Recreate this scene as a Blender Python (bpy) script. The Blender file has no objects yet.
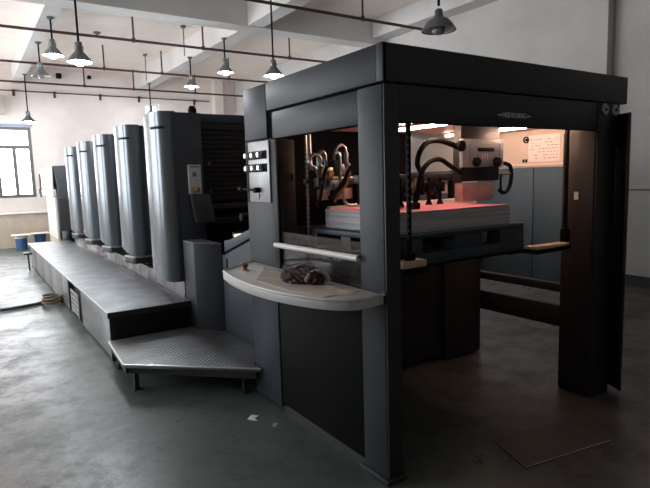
import bpy, bmesh, math, random
from mathutils import Vector, Matrix
random.seed(7)
S = bpy.context.scene
C = S.collection
PI = math.pi

# ------------------------------------------------------------------ materials
def mat(name, col, rough=.5, metal=0., noise=0., scale=8., bump=0., bscale=40., spec=.5, col2=None, stretch=None, rnoise=0.):
    m = bpy.data.materials.new(name); m.use_nodes = True
    nt = m.node_tree; N = nt.nodes; L = nt.links
    b = N['Principled BSDF']
    b.inputs['Base Color'].default_value = (*col, 1)
    b.inputs['Roughness'].default_value = rough
    b.inputs['Metallic'].default_value = metal
    b.inputs['Specular IOR Level'].default_value = spec
    if noise or bump or col2 or rnoise:
        tc = N.new('ShaderNodeTexCoord'); mp = N.new('ShaderNodeMapping')
        if stretch: mp.inputs['Scale'].default_value = stretch
        L.new(tc.outputs['Object'], mp.inputs['Vector'])
        nz = N.new('ShaderNodeTexNoise'); nz.inputs['Scale'].default_value = scale; nz.inputs['Detail'].default_value = 6
        nz.inputs['Roughness'].default_value = .6
        L.new(mp.outputs['Vector'], nz.inputs['Vector'])
        if noise or col2:
            r = N.new('ShaderNodeValToRGB')
            c2 = col2 or tuple(min(1, c*(1+noise)) for c in col)
            c1 = col if col2 else tuple(c*(1-noise) for c in col)
            r.color_ramp.elements[0].position = .32; r.color_ramp.elements[1].position = .68
            r.color_ramp.elements[0].color = (*c1, 1); r.color_ramp.elements[1].color = (*c2, 1)
            L.new(nz.outputs['Fac'], r.inputs['Fac']); L.new(r.outputs['Color'], b.inputs['Base Color'])
        if rnoise:
            mr = N.new('ShaderNodeMapRange'); mr.inputs['From Min'].default_value = .3; mr.inputs['From Max'].default_value = .7
            mr.inputs['To Min'].default_value = max(.02, rough-rnoise); mr.inputs['To Max'].default_value = rough+rnoise
            L.new(nz.outputs['Fac'], mr.inputs['Value']); L.new(mr.outputs['Result'], b.inputs['Roughness'])
        if bump:
            n2 = N.new('ShaderNodeTexNoise'); n2.inputs['Scale'].default_value = bscale; n2.inputs['Detail'].default_value = 3
            L.new(mp.outputs['Vector'], n2.inputs['Vector'])
            bp = N.new('ShaderNodeBump'); bp.inputs['Strength'].default_value = bump; bp.inputs['Distance'].default_value = .02
            L.new(n2.outputs['Fac'], bp.inputs['Height']); L.new(bp.outputs['Normal'], b.inputs['Normal'])
    return m

def emit(name, col, strength):
    m = bpy.data.materials.new(name); m.use_nodes = True
    b = m.node_tree.nodes['Principled BSDF']
    b.inputs['Base Color'].default_value = (*col, 1)
    b.inputs['Emission Color'].default_value = (*col, 1); b.inputs['Emission Strength'].default_value = strength
    return m

def tread_mat():
    m = mat('tread_plate', (.26, .27, .275), .36, .75, noise=.22, scale=5)
    nt = m.node_tree; N = nt.nodes; L = nt.links; b = N['Principled BSDF']
    tc = N.new('ShaderNodeTexCoord'); mp = N.new('ShaderNodeMapping'); mp.inputs['Rotation'].default_value = (0, 0, PI/4)
    L.new(tc.outputs['Object'], mp.inputs['Vector'])
    w = []
    for i, d in enumerate(('X', 'Y')):
        v = N.new('ShaderNodeTexWave'); v.wave_type = 'BANDS'; v.bands_direction = d; v.inputs['Scale'].default_value = 9
        L.new(mp.outputs['Vector'], v.inputs['Vector']); w.append(v)
    mul = N.new('ShaderNodeMath'); mul.operation = 'MULTIPLY'
    L.new(w[0].outputs['Fac'], mul.inputs[0]); L.new(w[1].outputs['Fac'], mul.inputs[1])
    bp = N.new('ShaderNodeBump'); bp.inputs['Strength'].default_value = .8; bp.inputs['Distance'].default_value = .006
    L.new(mul.outputs[0], bp.inputs['Height']); L.new(bp.outputs['Normal'], b.inputs['Normal'])
    return m

def floor_mat():
    m = bpy.data.materials.new('painted_concrete'); m.use_nodes = True
    nt = m.node_tree; N = nt.nodes; L = nt.links; b = N['Principled BSDF']
    tc = N.new('ShaderNodeTexCoord')
    def noise(scale, detail, rough=.6):
        n = N.new('ShaderNodeTexNoise'); n.inputs['Scale'].default_value = scale; n.inputs['Detail'].default_value = detail
        n.inputs['Roughness'].default_value = rough; L.new(tc.outputs['Object'], n.inputs['Vector']); return n
    big = noise(.8, 7, .65); mid = noise(2.6, 10, .75); fine = noise(11., 8, .75)
    def ramp(src, p0, c0, p1, c1):
        r = N.new('ShaderNodeValToRGB'); e = r.color_ramp.elements
        e[0].position = p0; e[0].color = (*c0, 1); e[1].position = p1; e[1].color = (*c1, 1)
        L.new(src, r.inputs['Fac']); return r.outputs['Color']
    def mixc(fac, a, b_, mode='MIX'):
        m_ = N.new('ShaderNodeMixRGB'); m_.blend_type = mode
        if isinstance(fac, float): m_.inputs['Fac'].default_value = fac
        else: L.new(fac, m_.inputs['Fac'])
        for k, v in (('Color1', a), ('Color2', b_)):
            if isinstance(v, tuple): m_.inputs[k].default_value = (*v, 1)
            else: L.new(v, m_.inputs[k])
        return m_.outputs['Color']
    # west: worn paint plus painted window glare, ending at the platform's shadow; east: darker brown
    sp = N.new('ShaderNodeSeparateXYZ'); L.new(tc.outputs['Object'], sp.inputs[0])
    def x_mask(x0, x1, amt):
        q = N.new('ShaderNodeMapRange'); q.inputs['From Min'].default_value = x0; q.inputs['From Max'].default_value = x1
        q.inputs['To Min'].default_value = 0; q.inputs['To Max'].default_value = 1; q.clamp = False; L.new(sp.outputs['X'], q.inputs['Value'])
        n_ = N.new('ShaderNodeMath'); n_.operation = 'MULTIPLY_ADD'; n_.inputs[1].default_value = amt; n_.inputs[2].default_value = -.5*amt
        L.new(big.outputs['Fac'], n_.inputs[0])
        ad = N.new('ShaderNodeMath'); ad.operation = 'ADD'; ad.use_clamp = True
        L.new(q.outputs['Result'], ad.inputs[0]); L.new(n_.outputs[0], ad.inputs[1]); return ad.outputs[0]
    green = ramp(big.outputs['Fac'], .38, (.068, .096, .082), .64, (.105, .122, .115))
    worn = ramp(mid.outputs['Fac'], .36, (.085, .088, .088), .60, (.36, .355, .36))  # worn tone brightened to hold the window reflection in its colour
    east_tone = ramp(mid.outputs['Fac'], .36, (.048, .044, .042), .62, (.098, .092, .086))  # darker brownish tone for the floor to the east
    c = mixc(x_mask(-.95, -1.75, 2.2), green, worn)
    c = mixc(x_mask(.2, 1.2, 1.2), c, east_tone)
    specks = ramp(fine.outputs['Fac'], .34, (.28, .27, .26), .45, (1, 1, 1))
    c = mixc(.75, c, specks, 'MULTIPLY')
    scuff = ramp(mid.outputs['Fac'], .40, (.62, .62, .62), .52, (1.1, 1.1, 1.1))
    c = mixc(.7, c, scuff, 'MULTIPLY')
    L.new(c, b.inputs['Base Color'])
    mr = N.new('ShaderNodeMapRange'); mr.inputs['From Min'].default_value = .35; mr.inputs['From Max'].default_value = .65
    mr.inputs['To Min'].default_value = .46; mr.inputs['To Max'].default_value = .27
    L.new(mid.outputs['Fac'], mr.inputs['Value']); L.new(mr.outputs['Result'], b.inputs['Roughness'])
    bp = N.new('ShaderNodeBump'); bp.inputs['Strength'].default_value = .10; bp.inputs['Distance'].default_value = .004
    L.new(fine.outputs['Fac'], bp.inputs['Height']); L.new(bp.outputs['Normal'], b.inputs['Normal'])
    return m

def paper_mat():
    m = mat('paper_edges', (.42, .42, .44), .8)
    nt = m.node_tree; N = nt.nodes; L = nt.links; b = N['Principled BSDF']
    tc = N.new('ShaderNodeTexCoord'); mp = N.new('ShaderNodeMapping'); mp.inputs['Scale'].default_value = (.6, .6, 60)
    L.new(tc.outputs['Object'], mp.inputs['Vector'])
    n = N.new('ShaderNodeTexNoise'); n.inputs['Scale'].default_value = 2; n.inputs['Detail'].default_value = 4
    L.new(mp.outputs['Vector'], n.inputs['Vector'])
    r = N.new('ShaderNodeValToRGB'); e = r.color_ramp.elements
    e[0].position = .35; e[0].color = (.36, .36, .39, 1); e[1].position = .6; e[1].color = (.62, .62, .63, 1)
    L.new(n.outputs['Fac'], r.inputs['Fac']); L.new(r.outputs['Color'], b.inputs['Base Color'])
    return m

def glass_mat(name, tint, gloss=.12, dirt=0.):
    m = bpy.data.materials.new(name); m.use_nodes = True
    nt = m.node_tree; N = nt.nodes; L = nt.links
    N.remove(N['Principled BSDF']); out = N['Material Output']
    t = N.new('ShaderNodeBsdfTransparent'); t.inputs['Color'].default_value = (*tint, 1)
    g = N.new('ShaderNodeBsdfGlossy'); g.inputs['Roughness'].default_value = .04
    mx = N.new('ShaderNodeMixShader'); mx.inputs['Fac'].default_value = gloss
    L.new(t.outputs[0], mx.inputs[1]); L.new(g.outputs[0], mx.inputs[2])
    if dirt:
        d = N.new('ShaderNodeBsdfDiffuse'); d.inputs['Color'].default_value = (.5, .5, .5, 1)
        m2 = N.new('ShaderNodeMixShader'); m2.inputs['Fac'].default_value = dirt
        L.new(mx.outputs[0], m2.inputs[1]); L.new(d.outputs[0], m2.inputs[2]); L.new(m2.outputs[0], out.inputs['Surface'])
    else: L.new(mx.outputs[0], out.inputs['Surface'])
    return m

M = dict(
    navy=mat('slate_blue_paint', (.036, .045, .055), .45, .05, spec=.22, noise=.10, scale=3, bump=.04, bscale=3),
    front=mat('charcoal_paint', (.028, .028, .030), .5, 0., noise=.08, scale=3),
    black=mat('black_paint', (.012, .012, .012), .45),
    blackpanel=mat('black_panel', (.007, .0085, .007), .6, spec=.06),
    groove=mat('dark_seam', (.005, .005, .006), .9, spec=.05),
    boxm=mat('box_dark_paint', (.021, .026, .033), .5, spec=.3, noise=.08, scale=3),
    unit=mat('unit_dark_paint', (.084, .099, .122), .5, .05, spec=.3, noise=.1, scale=4),
    cover=mat('cover_silver_blue', (.19, .22, .24), .27, .5),
    basem=mat('base_panel_paint', (.17, .165, .17), .25, .4, noise=.1, scale=3),
    tread=tread_mat(),
    edge=mat('aluminium_edge', (.55, .56, .57), .32, .9),
    steel=mat('brushed_steel', (.33, .34, .35), .33, .85, noise=.12, scale=12),
    silver=mat('silver_plate', (.36, .37, .38), .42, .45, noise=.12, scale=10),
    knob=mat('knob_metal', (.75, .75, .75), .25, .9),
    rub=mat('black_rubber', (.005, .005, .005), .6, spec=.12),
    brown=mat('inner_frame_paint', (.030, .026, .025), .5, .05, spec=.25, noise=.12, scale=5),
    tray=mat('tray_plastic', (.62, .63, .62), .4, noise=.06, scale=6),
    traywell=mat('tray_well', (.52, .47, .41), .55, noise=.2, scale=14),
    red=mat('red_plastic', (.16, .03, .02), .4),
    yellow=mat('yellow_plastic', (.60, .42, .16), .5),
    orange=mat('orange_plastic', (.36, .17, .05), .5),
    rail=mat('white_rail', (.78, .76, .74), .3),
    cream=mat('cream_panel', (.66, .58, .50), .5, noise=.05, scale=4),
    bluepanel=mat('blue_grey_panel', (.060, .108, .152), .6, 0., spec=.25, noise=.07, scale=4),
    pinkceil=mat('inner_roof_lining', (.55, .29, .27), .5, noise=.08, scale=4),
    paper=paper_mat(),
    pink=mat('pink_paper', (.86, .31, .38), .7, noise=.03, scale=3),
    pallet=mat('dark_blue_pallet', (.026, .040, .058), .55, noise=.15, scale=8),
    greybox=mat('grey_control_box', (.34, .35, .36), .45, .2),
    brass=mat('brass_fitting', (.45, .32, .17), .35, .8),
    wood=mat('pale_wood', (.62, .48, .34), .6, noise=.15, scale=10),
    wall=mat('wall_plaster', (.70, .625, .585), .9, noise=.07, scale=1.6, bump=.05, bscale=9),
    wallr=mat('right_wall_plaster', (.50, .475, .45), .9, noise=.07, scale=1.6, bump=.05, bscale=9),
    wallgrey=mat('wall_grey_paint', (.46, .45, .43), .85, noise=.06, scale=1.4),
    ceil=mat('ceiling_paint', (.90, .80, .73), .9, noise=.05, scale=1.5),
    beam=mat('beam_paint', (.62, .60, .58), .9, noise=.05, scale=1.5),
    dado=mat('dado_paint', (.50, .42, .33), .7, noise=.12, scale=2.5),
    ledge=mat('ledge_paint', (.74, .73, .72), .6),
    bbase=mat('baseboard_paint', (.05, .05, .05), .6),
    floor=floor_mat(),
    pipe=mat('pipe_dark_red', (.060, .022, .020), .5, noise=.15, scale=10),
    lampm=mat('lamp_enamel', (.16, .18, .19), .35, .6),
    lampin=mat('lamp_inner_enamel', (.80, .80, .80), .35),
    bulb=emit('lit_bulb', (.88, .95, 1.), 26.),
    bulboff=mat('unlit_bulb', (.2, .2, .2), .3),
    tube=emit('warm_tube', (1., .66, .50), 36.),
    worklight=emit('green_white_tube', (.72, 1., .45), .9),
    alu=mat('window_frame_alu', (.11, .11, .11), .5),
    glass=glass_mat('window_glass', (.96, .97, .98), .06),
    guard=glass_mat('acrylic_guard', (.72, .70, .70), .08, .05),
    offwhite=mat('off_white_cover', (.80, .78, .75), .4, noise=.04, scale=4),
    blueplastic=mat('blue_plastic', (.045, .11, .26), .5),
    board=mat('pale_board', (.80, .76, .68), .7),
    hose=mat('floor_hose', (.05, .04, .038), .6),
    coil=mat('brown_coil', (.15, .10, .055), .7),
    glove=mat('dark_glove_fabric', (.060, .045, .042), .9, noise=.5, scale=30, bump=.4, bscale=60),
    glove2=mat('grey_glove_fabric', (.42, .38, .36), .9, noise=.35, scale=30, bump=.4, bscale=60),
    plate=mat('dull_floor_plate', (.062, .058, .056), .5, .0, noise=.2, scale=6),
    scrap=mat('scrap_paper', (.75, .78, .74), .8),
    white=mat('white_label', (.82, .80, .78), .6),
    ink=mat('grey_ink', (.30, .28, .27), .7),
    blue=mat('blue_ink', (.16, .25, .42), .6),
    logo=mat('logo_silver', (.85, .84, .82), .45, .2),
    copper=mat('pinkish_guard', (.55, .36, .34), .3, .3, noise=.2, scale=9),
    acbox=mat('grey_beige_box', (.40, .36, .32), .6),
)

# ------------------------------------------------------------------ geometry helpers
def rot_to(d):
    return Vector((0, 0, 1)).rotation_difference(Vector(d).normalized()).to_matrix().to_4x4()

def box(bm, a, b, bev=0., seg=2):
    t = bmesh.new()
    x0, y0, z0 = (min(a[i], b[i]) for i in range(3)); x1, y1, z1 = (max(a[i], b[i]) for i in range(3))
    vs = [t.verts.new(p) for p in ((x0,y0,z0),(x1,y0,z0),(x1,y1,z0),(x0,y1,z0),(x0,y0,z1),(x1,y0,z1),(x1,y1,z1),(x0,y1,z1))]
    for f in ((3,2,1,0),(4,5,6,7),(0,1,5,4),(1,2,6,5),(2,3,7,6),(3,0,4,7)): t.faces.new([vs[i] for i in f])
    if bev: bmesh.ops.bevel(t, geom=list(t.edges), offset=bev, segments=seg, affect='EDGES', profile=.5)
    merge(bm, t); return bm

def merge(bm, t, mtx=None):
    if mtx is not None: bmesh.ops.transform(t, matrix=mtx, verts=t.verts)
    me = bpy.data.meshes.new('tmp'); t.to_mesh(me); t.free(); bm.from_mesh(me); bpy.data.meshes.remove(me)

def prism(bm, pts, axis, lo, hi, bev=0.):
    """polygon extruded along an axis; pts are the other two coordinates in x,y,z order"""
    t = bmesh.new()
    def P(p, w):
        return {'x': (w, p[0], p[1]), 'y': (p[0], w, p[1]), 'z': (p[0], p[1], w)}[axis]
    A = [t.verts.new(P(p, lo)) for p in pts]; B = [t.verts.new(P(p, hi)) for p in pts]
    t.faces.new(A[::-1]); t.faces.new(B)
    n = len(pts)
    for i in range(n): t.faces.new((A[i], A[(i+1) % n], B[(i+1) % n], B[i]))
    bmesh.ops.recalc_face_normals(t, faces=t.faces)
    if bev: bmesh.ops.bevel(t, geom=list(t.edges), offset=bev, segments=2, affect='EDGES', profile=.5)
    merge(bm, t); return bm

def cyl(bm, p, q, r, r2=None, n=20):
    p, q = Vector(p), Vector(q); d = q-p; t = bmesh.new()
    bmesh.ops.create_cone(t, cap_ends=True, segments=n, radius1=r, radius2=r if r2 is None else r2, depth=d.length)
    merge(bm, t, Matrix.Translation((p+q)/2) @ rot_to(d)); return bm

def lathe(bm, prof, o, axis=(0, 0, 1), n=28):
    """prof: list of (radius, height)"""
    t = bmesh.new(); rings = []
    for r, h in prof:
        if r < 1e-5: rings.append([t.verts.new((0, 0, h))])
        else: rings.append([t.verts.new((r*math.cos(2*PI*i/n), r*math.sin(2*PI*i/n), h)) for i in range(n)])
    for a, b in zip(rings, rings[1:]):
        for i in range(n):
            j = (i+1) % n
            if len(a) == 1 and len(b) == 1: continue
            if len(a) == 1: t.faces.new((a[0], b[j], b[i]))
            elif len(b) == 1: t.faces.new((a[i], a[j], b[0]))
            else: t.faces.new((a[i], a[j], b[j], b[i]))
    bmesh.ops.recalc_face_normals(t, faces=t.faces)
    merge(bm, t, Matrix.Translation(o) @ rot_to(axis)); return bm

def smooth_path(pts, k=6):
    P = [Vector(p) for p in pts]; out = []
    for i in range(len(P)-1):
        a, b, c, d = P[max(i-1, 0)], P[i], P[i+1], P[min(i+2, len(P)-1)]
        for s in range(k):
            t = s/k
            out.append(.5*((2*b)+(c-a)*t+(2*a-5*b+4*c-d)*t*t+(3*b-a-3*c+d)*t**3))
    out.append(P[-1]); return out

def tube(bm, pts, r, n=10, k=6):
    P = smooth_path(pts, k) if len(pts) > 2 else [Vector(p) for p in pts]
    t = bmesh.new(); rings = []
    up = Vector((0, 0, 1)); d0 = (P[1]-P[0]).normalized()
    nrm = d0.orthogonal().normalized()
    for i, p in enumerate(P):
        d = (P[min(i+1, len(P)-1)]-P[max(i-1, 0)]).normalized()
        nrm = (nrm-d*nrm.dot(d)).normalized(); bi = d.cross(nrm)
        rings.append([t.verts.new(p+r*(math.cos(2*PI*j/n)*nrm+math.sin(2*PI*j/n)*bi)) for j in range(n)])
    for a, b in zip(rings, rings[1:]):
        for j in range(n): t.faces.new((a[j], a[(j+1) % n], b[(j+1) % n], b[j]))
    t.faces.new(rings[0][::-1]); t.faces.new(rings[-1])
    bmesh.ops.recalc_face_normals(t, faces=t.faces)
    merge(bm, t); return bm

def root_of(o):
    while o.parent: o = o.parent
    return o

def obj(name, bm, m, parent=None, base=None, smooth=35, label=None):
    """links bm (built in world coordinates) as one mesh object"""
    org = Vector(base) if base is not None else Vector((0, 0, 0))
    off = Vector(root_of(parent).location) if parent else org
    bmesh.ops.translate(bm, vec=-off, verts=bm.verts)
    bmesh.ops.recalc_face_normals(bm, faces=bm.faces)
    me = bpy.data.meshes.new(name); bm.to_mesh(me); bm.free()
    for p in me.polygons: p.use_smooth = True
    me.materials.append(M[m] if isinstance(m, str) else m)
    try: me.set_sharp_from_angle(angle=math.radians(smooth))
    except Exception: pass
    o = bpy.data.objects.new(name, me); C.objects.link(o)
    if parent: o.parent = parent
    else: o.location = org
    if label: o['label'] = label
    return o

def nb(): return bmesh.new()
def thing(name, label, cat, loc, group=None):
    o = bpy.data.objects.new(name, None); C.objects.link(o); o.location = loc; o.empty_display_size = .1
    return tag(o, label, cat, group)
def tag(o, label, cat, group=None, kind=None):
    o['label'] = label; o['category'] = cat
    if group: o['group'] = group
    if kind: o['kind'] = kind
    return o
def struct(name, bm, m, parent=None, label=None):
    o = obj(name, bm, m, parent)
    o['kind'] = 'structure'
    if label: o['label'] = label
    return o
def B(a, b, bev=0.): return box(nb(), a, b, bev)
def copy_tree(o, parent=None):
    c = o.copy(); C.objects.link(c)
    if parent: c.parent = parent
    for ch in list(o.children): copy_tree(ch, c)
    return c

# ------------------------------------------------------------------ room
XL, XR, YN, YF, H = -5.5, 5.75, -5.0, 14.25, 4.65
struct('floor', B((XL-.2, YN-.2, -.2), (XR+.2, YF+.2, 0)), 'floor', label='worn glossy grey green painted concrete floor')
struct('ceiling', B((XL-.2, YN-.2, H), (XR+.2, YF+.2, H+.2)), 'ceil', label='cream painted ceiling')
# far wall with a window and a small high window
def wall_with_holes(axis, lo, hi, a0, a1, holes, m, name, label):
    bm = nb(); holes = sorted(holes); cur = a0
    def put(u0, u1, z0, z1):
        if u1-u0 < 1e-4 or z1-z0 < 1e-4: return
        if axis == 'y': box(bm, (u0, lo, z0), (u1, hi, z1))
        else: box(bm, (lo, u0, z0), (hi, u1, z1))
    for (u0, u1, z0, z1) in holes:
        put(cur, u0, 0, H); put(u0, u1, 0, z0); put(u0, u1, z1, H); cur = u1
    put(cur, a1, 0, H)
    return struct(name, bm, m, label=label)
W1 = (-1.75, -.09, 1.28, 3.10); W2 = (2.86, 3.32, 3.25, 3.86)
wall_with_holes('y', YF, YF+.2, XL-.2, XR+.2, [W1, W2], 'wall', 'wall_far', 'cream far wall with windows')
LW = [(3.0, 5.0, 1.1, 3.3), (6.4, 9.4, 1.0, 3.9), (10.2, 12.8, 1.0, 3.9)]
wall_with_holes('x', XL-.2, XL, YN-.2, YF, LW, 'wall', 'wall_left', 'cream left wall with windows')
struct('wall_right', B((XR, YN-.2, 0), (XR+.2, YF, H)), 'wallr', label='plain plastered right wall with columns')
struct('wall_near', B((XL-.2, YN-.2, 0), (XR+.2, YN, H)), 'wallgrey', label='wall behind the viewer')
struct('trim_1', B((XR-.006, YN, 1.268), (XR, YF, 1.285)), 'bbase', label='thin dark line along right wall')
struct('baseboard_right', B((XR-.03, YN, 0), (XR, YF, .13)), 'bbase', label='dark baseboard of right wall')
struct('trim_2', B((XL, 13.98, 0), (1.6, YF, .86)), 'dado', label='tan low wall under far window')
struct('trim_3', B((XL, 13.93, .86), (1.6, YF, .90), .01), 'ledge', label='white ledge on low wall')

def window(name, axis, rect, lo, hi, mulls, trans, label, fm='alu'):
    u0, u1, z0, z1 = rect
    def bx(bm, a0, a1, c0, c1, d0=None, d1=None):
        d0 = lo if d0 is None else d0; d1 = hi if d1 is None else d1
        if axis == 'y': box(bm, (a0, d0, c0), (a1, d1, c1))
        else: box(bm, (d0, a0, c0), (d1, a1, c1))
    f = nb(); w = .08
    bx(f, u0, u0+w, z0, z1); bx(f, u1-w, u1, z0, z1); bx(f, u0+w, u1-w, z0, z0+w); bx(f, u0+w, u1-w, z1-w, z1)
    root = obj(name, f, fm); root['kind'] = 'structure'; root['label'] = label
    if trans:
        b = nb(); bx(b, u0+w, u1-w, trans-.05, trans+.05); o = obj('transom', b, 'alu', root)
    for mm in mulls:
        b = nb(); bx(b, mm-.042, mm+.042, z0+w, (trans-.05) if trans else z1-w); obj('mullion', b, 'alu', root)
    g = nb(); mid = (lo+hi)/2; bx(g, u0+w, u1-w, z0+w, z1-w, mid-.004, mid+.004); obj('window_glass', g, 'glass', root)
    return root
window('window_1', 'y', W1, YF+.03, YF+.11, [-.51, -.90, -1.32], 2.59, 'bright far window with dark frame')
window('window_2', 'y', W2, YF+.03, YF+.09, [], None, 'small bright high window on far wall', 'ledge')
for i, r in enumerate(LW):
    window('window_%d' % (3+i), 'x', r, XL-.14, XL-.06, [r[0]+(r[1]-r[0])*k/3 for k in (1, 2)], 2.6, 'window in left wall')
struct('trim_4', B((W1[0]-.05, YF-.03, 3.105), (W1[1]+.04, YF, 3.17)), mat('lintel_blue_grey', (.28, .33, .42), .6), label='blue grey strip above far window')
# beams and columns
struct('beam_cross', B((XL, 6.78, 4.19), (XR, 7.14, H)), 'beam', label='deep grey cross beam')
struct('beam_cross_near', B((XL, -.6, 4.19), (XR, -.25, H)), 'beam', label='cross beam above the near bay')
for nm, x0, x1 in (('beam_left', -.43, -.20), ('beam_middle', 2.66, 2.95), ('beam_side', -3.55, -3.25)):
    struct(nm, B((x0, YN, 4.2), (x1, YF, H-.002)), 'beam', label='long ceiling beam running to far wall')
struct('beam_right', B((5.40, YN, 4.30), (XR, 6.77, H-.004)), 'beam', label='edge beam along right wall')
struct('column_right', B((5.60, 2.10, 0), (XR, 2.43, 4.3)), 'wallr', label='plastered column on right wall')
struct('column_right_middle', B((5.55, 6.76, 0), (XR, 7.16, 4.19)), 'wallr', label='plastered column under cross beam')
struct('column_far', B((4.98, 14.0, 0), (5.26, YF, H)), 'wall', label='pilaster on far wall')

# ------------------------------------------------------------------ ceiling pipes
def pipe(label, y, z, x0, x1, hang, r=.024, top=H, wallb=()):
    t = thing('sprinkler_pipe', label, 'pipe', ((x0+x1)/2, y, z), 'dark red pipes under the ceiling')
    b = nb(); cyl(b, (x0, y, z), (x1, y, z), r); obj('pipe_run', b, 'pipe', t)
    for x in hang:
        h = nb(); cyl(h, (x, y, z+r*.6), (x, y, top), r*.72, n=10); cyl(h, (x, y, z-.03), (x, y, z+.045), r*1.35, n=12); obj('hanger', h, 'pipe', t)
    for x in wallb:
        h = nb(); box(h, (x-.02, y-.03, z-.03), (x+.02, YF-.022, z+.03), .004); box(h, (x-.03, YF-.02, z-.12), (x+.03, YF-.002, z+.05), .004); obj('wall_bracket', h, 'pipe', t)
    return t
pipe('dark red pipe nearest of those crossing above the machine', 5.35, 4.13, XL, XR-.01, [-2.6, .2, 4.05])
pipe('dark red ceiling pipe just beyond the deep cross beam', 8.37, 4.13, XL, XR, [-1.2, 1.14, 2.46, 4.4])
pipe('dark red ceiling pipe third from the front', 11.12, 4.13, XL, XR, [-1.7, 1.19, 2.49, 4.2])
pipe('dark red ceiling pipe fourth, just before far wall', 13.55, 4.13, XL, XR-.05, [1.19, 2.45, 4.2])
pipe('thin dark pipe running along upper far wall', 14.14, 4.0, -1., 4.85, [], .016, wallb=[-.4, .55, 1.7, 2.75, 4.4])
t = thing('ceiling_fitting', 'small round fitting on ceiling between the two left beams', 'ceiling fitting', (.88, 10.1, H))
b = nb(); lathe(b, [(0, H-.11), (.04, H-.09), (.02, H-.05), (.07, H-.03), (.07, H)], (.88, 10.1, 0)); obj('fitting_body', b, 'lampm', t)
for x, z, s, lab in ((.68, 4.45, .065, 'black speaker high on far wall, leftmost of the small fittings'), (1.435, 4.47, .045, 'small dark fitting high on far wall beside a pipe hanger')):
    t = thing('wall_speaker', lab, 'speaker', (x, YF, z))
    b = nb(); box(b, (x-s, YF-.16, z-s), (x+s, YF-.03, z+s), .02); obj('speaker_body', b, 'rub', t)
    b = nb(); cyl(b, (x, YF-.04, z), (x, YF, z), .03); obj('mount', b, 'lampm', t)
o = obj('wall_box', B((-1.1, YF-.25, 3.40), (-.62, YF, 3.86), .02), 'acbox', base=(-.86, YF, 3.4))
tag(o, 'beige box high on far wall above the window', 'wall box')

for y, zl, lab in ((8.85, 4.06, 'thin rod hanging from ceiling left of middle beam, nearer one'), (11.6, 4.02, 'thin rod hanging from ceiling left of middle beam, farther one')):
    t = thing('hanging_rod', lab, 'rod', (2.25, y, H), 'thin rods hanging beside the middle beam')
    b = nb(); cyl(b, (2.25, y, zl), (2.25, y, H), .012, n=8); obj('rod', b, 'lampm', t)
    b = nb(); box(b, (2.21, y-.04, H-.05), (2.29, y+.04, H), .005); obj('rod_mount', b, 'lampm', t)

# ------------------------------------------------------------------ pendant lamps
def pendant(x, y, zb, ztop, lit, label, r=.165, dome=False):
    t = thing('pendant_lamp', label, 'lamp', (x, y, ztop), 'pendant lamps')
    b = nb(); cyl(b, (x, y, zb+.24), (x, y, ztop-.01), .014, n=10); obj('stem', b, 'rub', t)
    b = nb(); lathe(b, [(0, ztop), (.055, ztop), (.055, ztop-.02), (.02, ztop-.045), (0, ztop-.045)], (x, y, 0)); obj('ceiling_rose', b, 'lampm', t)
    b = nb()
    k = r/.165
    if dome: lathe(b, [(0, zb+.215), (.026, zb+.21), (.04, zb+.195), (.042, zb+.15), (.05, zb+.128), (.085, zb+.112), (.12, zb+.085), (.15, zb+.045), (r, zb), (r-.006, zb), (.142, zb+.04), (.11, zb+.075), (.06, zb+.09), (0, zb+.095)], (x, y, 0))
    else: lathe(b, [(0, zb+.255), (.036, zb+.25), (.045, zb+.235), (.045, zb+.20), (.056, zb+.195), (.056, zb+.165), (.048, zb+.135), (.075, zb+.105), (.115, zb+.06), (r-.01, zb+.012), (r, zb),
              (r-.004, zb-.001), (r-.018, zb+.009), (.105, zb+.052), (.06, zb+.095), (0, zb+.10)], (x, y, 0))
    obj('lamp_shade', b, 'lampm', t, smooth=60)
    b = nb(); lathe(b, [(0, zb+.094), (.05, zb+.092), (.102, zb+.049), (r-.02, zb+.007), (r-.022, zb+.004), (.10, zb+.044), (.05, zb+.086), (0, zb+.088)], (x, y, 0)); obj('reflector', b, 'lampin', t, smooth=60)
    b = nb(); lathe(b, [(0, zb-.045), (.042, zb-.036), (.066, zb-.008), (.058, zb+.035), (.022, zb+.075), (.02, zb+.09), (0, zb+.092)], (x, y, 0)); obj('bulb', b, 'bulb' if lit else 'bulboff', t, smooth=60)
    if lit:
        L = bpy.data.lights.new('pendant_light', 'POINT'); L.energy = 30; L.color = (.88, .95, 1.); L.shadow_soft_size = .06
        lo = bpy.data.objects.new('pendant_light', L); C.objects.link(lo); lo.location = (x, y, zb-.07)
    return t
pendant(-.29, 5.62, 3.10, H, True, 'largest lit bell pendant of the left lamps, hanging in front of the pipes')
pendant(-.29, 7.78, 3.61, 4.2, True, 'lit bell pendant on left beam, just left of the largest one')
pendant(-.29, 9.52, 3.59, 4.2, False, 'unlit grey bell pendant on left beam')
pendant(-.25, 12.84, 3.09, 4.2, True, 'lit bell pendant hanging low in front of far window')
pendant(2.62, 7.73, 3.57, 4.2, True, 'lit bell pendant on middle beam, nearer of the two there')
pendant(2.59, 9.49, 3.58, 4.2, True, 'lit bell pendant on middle beam, farther of the two there')
pendant(2.67, 12.85, 3.35, 4.2, True, 'pendant on middle beam whose stem rises behind the nearest printing tower')
pendant(2.565, 5.75, 3.175, H, True, 'lit bell pendant hanging just above the feeder roof edge')
pendant(2.47, 2.08, 2.99, H, False, 'large unlit dome pendant near right wall above the feeder front', .175, True)

# ------------------------------------------------------------------ feeder cabinet
F = thing('sheet_feeder', 'large dark slate feeder cabinet with open front and light control tray', 'printing press feeder', (1.05, .75, 0))
W, D, HT = 2.13, 1.5, 2.16
g = .004
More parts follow.
